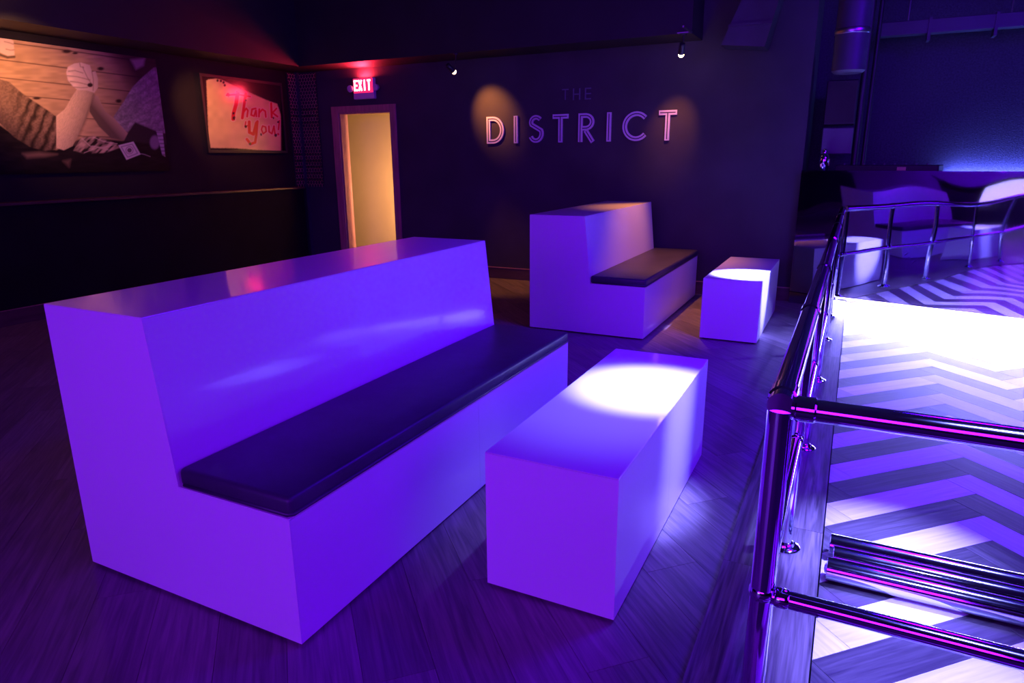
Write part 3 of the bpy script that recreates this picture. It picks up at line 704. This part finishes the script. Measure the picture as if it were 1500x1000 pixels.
def LET(ch, wd):
    x0, x1 = h2, wd - h2
    if ch == 'D': return [([(x0, b0)] + [(x0, t0)] + arc(x0 + (x1 - x0) * .34, HL / 2, (x1 - x0) * .66, t0 - HL / 2, 90, -90), True)]
    if ch == 'I': return [([(wd / 2, 0), (wd / 2, HL)], False)]
    if ch == 'T': return [([(0, t0), (wd, t0)], False), ([(wd / 2, 0), (wd / 2, t0 - h2 + .001)], False)]
    if ch == 'R': return [([(x0, 0), (x0, t0)] + arc(x0 + (x1 - x0) * .42, HL * .70, (x1 - x0) * .52, t0 - HL * .70, 90, -90) + [(x0 + h2, HL * .70 * 2 - t0)], False),
                          ([(x0 + (x1 - x0) * .42, HL * .70 * 2 - t0 - h2 + .002), (wd - h2 * .9, 0)], False)]
    if ch == 'C': return [(arc(HL / 2, HL / 2, HL / 2 - h2, HL / 2 - h2, 42, 318, 40), False)]
    if ch == 'S':
        r_ = (x1 - x0) / 2; cx = wd / 2; ru = (t0 - HL * .555) / 2; cu = t0 - ru; rl = (HL * .50 - b0) / 2 + .012; cl = b0 + rl
        up_ = arc(cx, cu, r_ * .86, ru, 35, 205, 18); lo = arc(cx, cl, r_, rl, 28, -155, 22)
        return [(up_ + lo, False)]
xs = [(714, 739, 'D'), (753.5, 759.5, 'I'), (775, 797, 'S'), (810.5, 833, 'T'), (848, 872, 'R'), (889.5, 895.5, 'I'), (912.5, 949, 'C'), (965, 991, 'T')]
for pa, pb, ch in xs:
    xa, xb = at_y(pa, 188, YB).x, at_y(pb, 188, YB).x; wd = max(xb - xa, SW)
    bm = bmesh.new(); bi = bmesh.new()
    for path, cl in LET(ch, wd):
        q = [(x + xa + 2.80, z) for x, z in path]
        ribbon(bm, q, SW, -0.022, -0.003, cl)
        if not cl and len(q) == 2:                       # stop the inline short of the stroke's ends
            a, b = Vector(q[0]), Vector(q[1]); d_ = (b - a).normalized() * 0.012
            q = [tuple(a + d_), tuple(b - d_)] if ch != 'T' or path[0][1] == path[1][1] else [tuple(a + d_), (b.x, t0)]
        ribbon(bi, q, 0.010, -0.0235, -0.0215, cl)
    lt = link('letter', bm, M['letter'], sg)
    link('inline', bi, M['letter_in'], lt)
for pa, pb, ch in ((824, 833, 'T'), (840.5, 849.5, 'H'), (858, 866, 'E')):
    xa, xb = at_y(pa, 138, YB).x + 2.80, at_y(pb, 138, YB).x + 2.80; zz, hh, s_ = 0.442, 0.105, 0.0115
    bm = bmesh.new(); mid = (xa + xb) / 2
    seg = {'T': [((xa, hh), (xb, hh)), ((mid, 0), (mid, hh))], 'H': [((xa, -s_ / 2), (xa, hh + s_ / 2)), ((xb, -s_ / 2), (xb, hh + s_ / 2)), ((xa, hh / 2), (xb, hh / 2))],
           'E': [((xa, -s_ / 2), (xa, hh + s_ / 2)), ((xa, 0), (xb, 0)), ((xa, hh / 2), (xb, hh / 2)), ((xa, hh), (xb, hh))]}[ch]
    for a, b in seg: ribbon(bm, [(a[0], a[1] + zz), (b[0], b[1] + zz)], s_, -0.014, -0.003)
    link('small_letter', bm, M['the'], sg)
bm = bmesh.new()
for pa, pb, ch in xs:
    xa, xb = at_y((pa + pb) / 2, 188, YB).x + 2.80, 0
    box(bm, xa - .006, xa + .006, -0.004, -0.0005, 0.262, 0.274)
link('stand_offs', bm, M['steel'], sg)['kind'] = 'stuff'

# ------------------------------------------------------------------ exit sign
xa, xb = at_y(519, 130, YB - .03).x, at_y(549, 130, YB - .03).x
ex = thing('exit_sign', 'glowing red EXIT sign above the doorway', 'sign', ((xa + xb) / 2, YB, 2.13))
hw = (xb - xa) / 2
link('housing', BX(-hw, hw, -0.055, -0.001, 0.0, 0.245, bev=0.006), M['exit_body'], ex)
link('face', BX(-hw + .012, hw - .012, -0.059, -0.0555, 0.075, 0.237), M['exit_face'], ex)
bm = bmesh.new(); lw = (2 * hw - 0.05) / 4; zb_, zt, sw = 0.098, 0.222, 0.019
for i, ch in enumerate('EXIT'):
    x0 = -hw + 0.026 + i * lw; x1 = x0 + lw - 0.014; mid = (x0 + x1) / 2; zm = (zb_ + zt) / 2
    sgm = {'E': [((x0 + .006, zb_), (x0 + .006, zt)), ((x0, zb_ + .008), (x1, zb_ + .008)), ((x0, zm), (x1 - .006, zm)), ((x0, zt - .008), (x1, zt - .008))],
           'X': [((x0 + .004, zb_), (x1 - .004, zt)), ((x0 + .004, zt), (x1 - .004, zb_))], 'I': [((mid, zb_), (mid, zt))],
           'T': [((mid, zb_), (mid, zt)), ((x0, zt - .008), (x1, zt - .008))]}[ch]
    for a, b in sgm: ribbon(bm, [a, b], sw, -0.062, -0.0592)
link('letters', bm, M['exit_letter'], ex)
for sgn in (-1, 1):                                        # emergency lamp heads at both sides
    h = smooth_angle(link('lamp_head', T([(sgn * (hw + .035), -0.005, 0.13), (sgn * (hw + .035), -0.03, 0.13), (sgn * (hw + .035), -0.075, 0.125), (sgn * (hw + .035), -0.08, 0.125)], [0.02, 0.036, 0.042, 0.030], 20), M['exit_body'], ex), 40)
    link('lamp_arm', BX(min(sgn * hw, sgn * (hw + .035)), max(sgn * hw, sgn * (hw + .035)), -0.03, -0.015, 0.12, 0.14), M['exit_body'], ex)
area('exit_sign_glow', ((xa + xb) / 2, YB - 0.075, 2.13 + 0.16), ((xa + xb) / 2, YB - 1.0, 2.13 + 0.16), 2 * hw - .04, 0.13, 11, (1.0, 0.004, 0.04))
area('exit_sign_leak', ((xa + xb) / 2, YB - 0.05, 2.13 + 0.25), ((xa + xb) / 2, YB - 0.08, 3), 0.16, 0.03, 14, (1.0, 0.03, 0.06))

# ------------------------------------------------------------------ warm spots on the soffit
def track_spot(label, px, py, to, bulb, power, deg):
    p = at_y(px, py, 6.70)
    t = thing('ceiling_spotlight', label, 'spotlight', (p.x, p.y, SOF))
    d = (Vector(to) - p).normalized(); c_ = p - Vector((p.x, p.y, SOF))
    link('mount', lathe(bmesh.new(), [(0.028, -0.014), (0.028, -0.0005)], (0, 0.06, 0), 16), M['black'], t)
    link('stem', T([(0, 0.06, -0.014), (0, 0.06, -0.04), (0, 0.03, c_.z + 0.02)], 0.007, 8), M['black'], t)
    q = [c_ - d * 0.10, c_ - d * 0.095, c_ - d * 0.02, c_]
    smooth_angle(link('lamp_can', tube(bmesh.new(), q, [0.02, 0.026, 0.028, 0.032], 20, True), M['black'], t), 40)
    bm = bmesh.new(); bmesh.ops.create_uvsphere(bm, u_segments=14, v_segments=10, radius=0.026, matrix=Matrix.Translation(c_ + d * 0.012)); link('bulb', bm, bulb, t, True)
    spot('lamp_beam', p + d * 0.06, to, power, WARM, deg, 1.0, 0.03)
    return p
pl_ = track_spot('small warm ceiling spotlight between exit sign and wall lettering', 664, 104, (-3.83, YB, 1.93), M['bulb_dim'], 62, 58)
pr_ = track_spot('starry bright warm ceiling spotlight above the last letter of the sign', 998, 78, (-1.74, YB, 1.68), M['bulb'], 34, 46)
spot('right_spot_spill', pr_ + Vector((0, -0.06, -0.05)), (-1.62, 6.25, 0.4), 190, WARM, 62, 0.9, 0.03)
spot('left_spot_spill', pl_ + Vector((0, -0.06, -0.05)), (-3.5, 6.8, 0.0), 90, WARM, 40, 0.9, 0.03)

# ------------------------------------------------------------------ ceiling gear on the right
dk = thing('ceiling_duct', 'sloping boxy blue-lit duct hanging beside the soffit end', 'duct', (0, 0, 0))
A = [at_y(1056, 66, 6.9), at_y(1120, 68, 6.9), at_y(1150, -30, 6.9), at_y(1100, -30, 6.9)]
link('casing', prism(bmesh.new(), [(p.x, p.z) for p in A], 0.29, 'y', 6.9), M['duct'], dk)
bm = bmesh.new()
for k in (0.3, 0.75):
    bm = bmesh.new(); p = A[0].lerp(A[3], k); q = A[1].lerp(A[2], k); box(bm, p.x - .01, q.x + .01, 6.885, 6.8985, p.z - .012, p.z + .012); link('seam_band', bm, M['duct'], dk)
p0 = at_y(1242, 108, 6.2)
vd = thing('round_duct', 'fat round vertical duct glowing violet above the booth', 'duct', (p0.x, p0.y, 0))
smooth_angle(link('pipe', lathe(bmesh.new(), [(0.001, p0.z), (0.10, p0.z + .002), (0.12, p0.z + .02), (0.12, CEIL - 0.002)], n=32), M['duct'], vd), 40)
bm = bmesh.new(); lathe(bm, [(0.122, p0.z + .28), (0.126, p0.z + .285), (0.126, p0.z + .315), (0.122, p0.z + .32)], n=32); smooth_angle(link('clamp_band', bm, M['steel'], vd), 40)
p = on_booth(1250, 246, 0.45)
sp = thing('speaker_pole', 'tall black pole with a box speaker and grey amplifier above the booth', 'speaker', p)
ztop = CEIL - tp - 0.002
smooth_angle(link('pole', lathe(bmesh.new(), [(0.045, 0), (0.045, 0.01), (0.030, 0.015), (0.030, ztop)], n=20), M['black'], sp), 40)
smooth_angle(link('pole', lathe(bmesh.new(), [(0.02, 0), (0.02, ztop)], (0.075, 0.03, 0), n=16), M['black'], sp), 40)
yq = p.y
b0_, b1_ = at_y(1206, 184, yq), at_y(1241, 118, yq)
link('speaker_box', BX(b0_.x - p.x, -0.035, -0.10, 0.12, b0_.z - p.z, b1_.z - p.z, bev=0.01), M['black'], sp)
link('speaker_grille', BX(b0_.x - p.x + .015, -0.05, -0.108, -0.1005, b0_.z - p.z + .015, b1_.z - p.z - .015), M['meshback'], sp)
b0_, b1_ = at_y(1202, 226, yq), at_y(1240, 187, yq)
link('amplifier', BX(b0_.x - p.x, -0.035, -0.10, 0.10, b0_.z - p.z, b1_.z - p.z, bev=0.008), M['grey'], sp)
tz0, tz1 = at_y(1400, 47, 7.6), at_y(1400, 26, 7.6)
tr = thing('lighting_beam', 'blue-lit horizontal lighting beam under the ceiling over the booth', 'beam', (0, 7.6, 0))
link('beam', BX(at_y(1288, 40, 7.6).x, XR - .01, -0.06, 0.06, tz0.z, tz1.z, bev=0.005), M['duct'], tr)
for px in (1361, 1457):
    q = at_y(px, 44, 7.6)
    bm = BX(q.x - .012, q.x + .012, -0.075, 0.075, tz0.z - .06, tz1.z + .012); link('clamp', bm, M['duct'], tr)
for px in (1330, 1480):
    q = at_y(px, 30, 7.6); link('hanger_rod', T([(q.x, 0, tz1.z), (q.x, 0, CEIL - .001)], 0.008, 8), M['steel'], tr)
spot('beam_blue_lamp', (1.2, 5.6, 2.2), (1.6, 7.6, 2.75), 14, (0.03, 0.02, 1.0), 80, 0.9, 0.05)

# ------------------------------------------------------------------ bar added behind the camera to put a bright patch in the booth's mirror
gb = thing('added_lit_bar', 'added bar with a glowing white front behind the viewpoint, seen only mirrored in the booth', 'bar', (0, -4.0, 0))
link('counter', BX(-4.35, 1.4, -0.45, 0.12, 1.06, 1.10, bev=0.006), M['black'], gb)
link('carcass', BX(-4.3, 1.35, -0.40, 0.0, 0.0, 1.058), M['black'], gb)
for i in range(6):
    xa = -4.3 + i * 0.94
    lit = i in (1, 2)
    link('lit_panel' if lit else 'front_panel', BX(xa + .01, xa + .93, 0.0005, 0.02, 0.62, 1.04), M['glow_bar'] if lit else M['black'], gb)
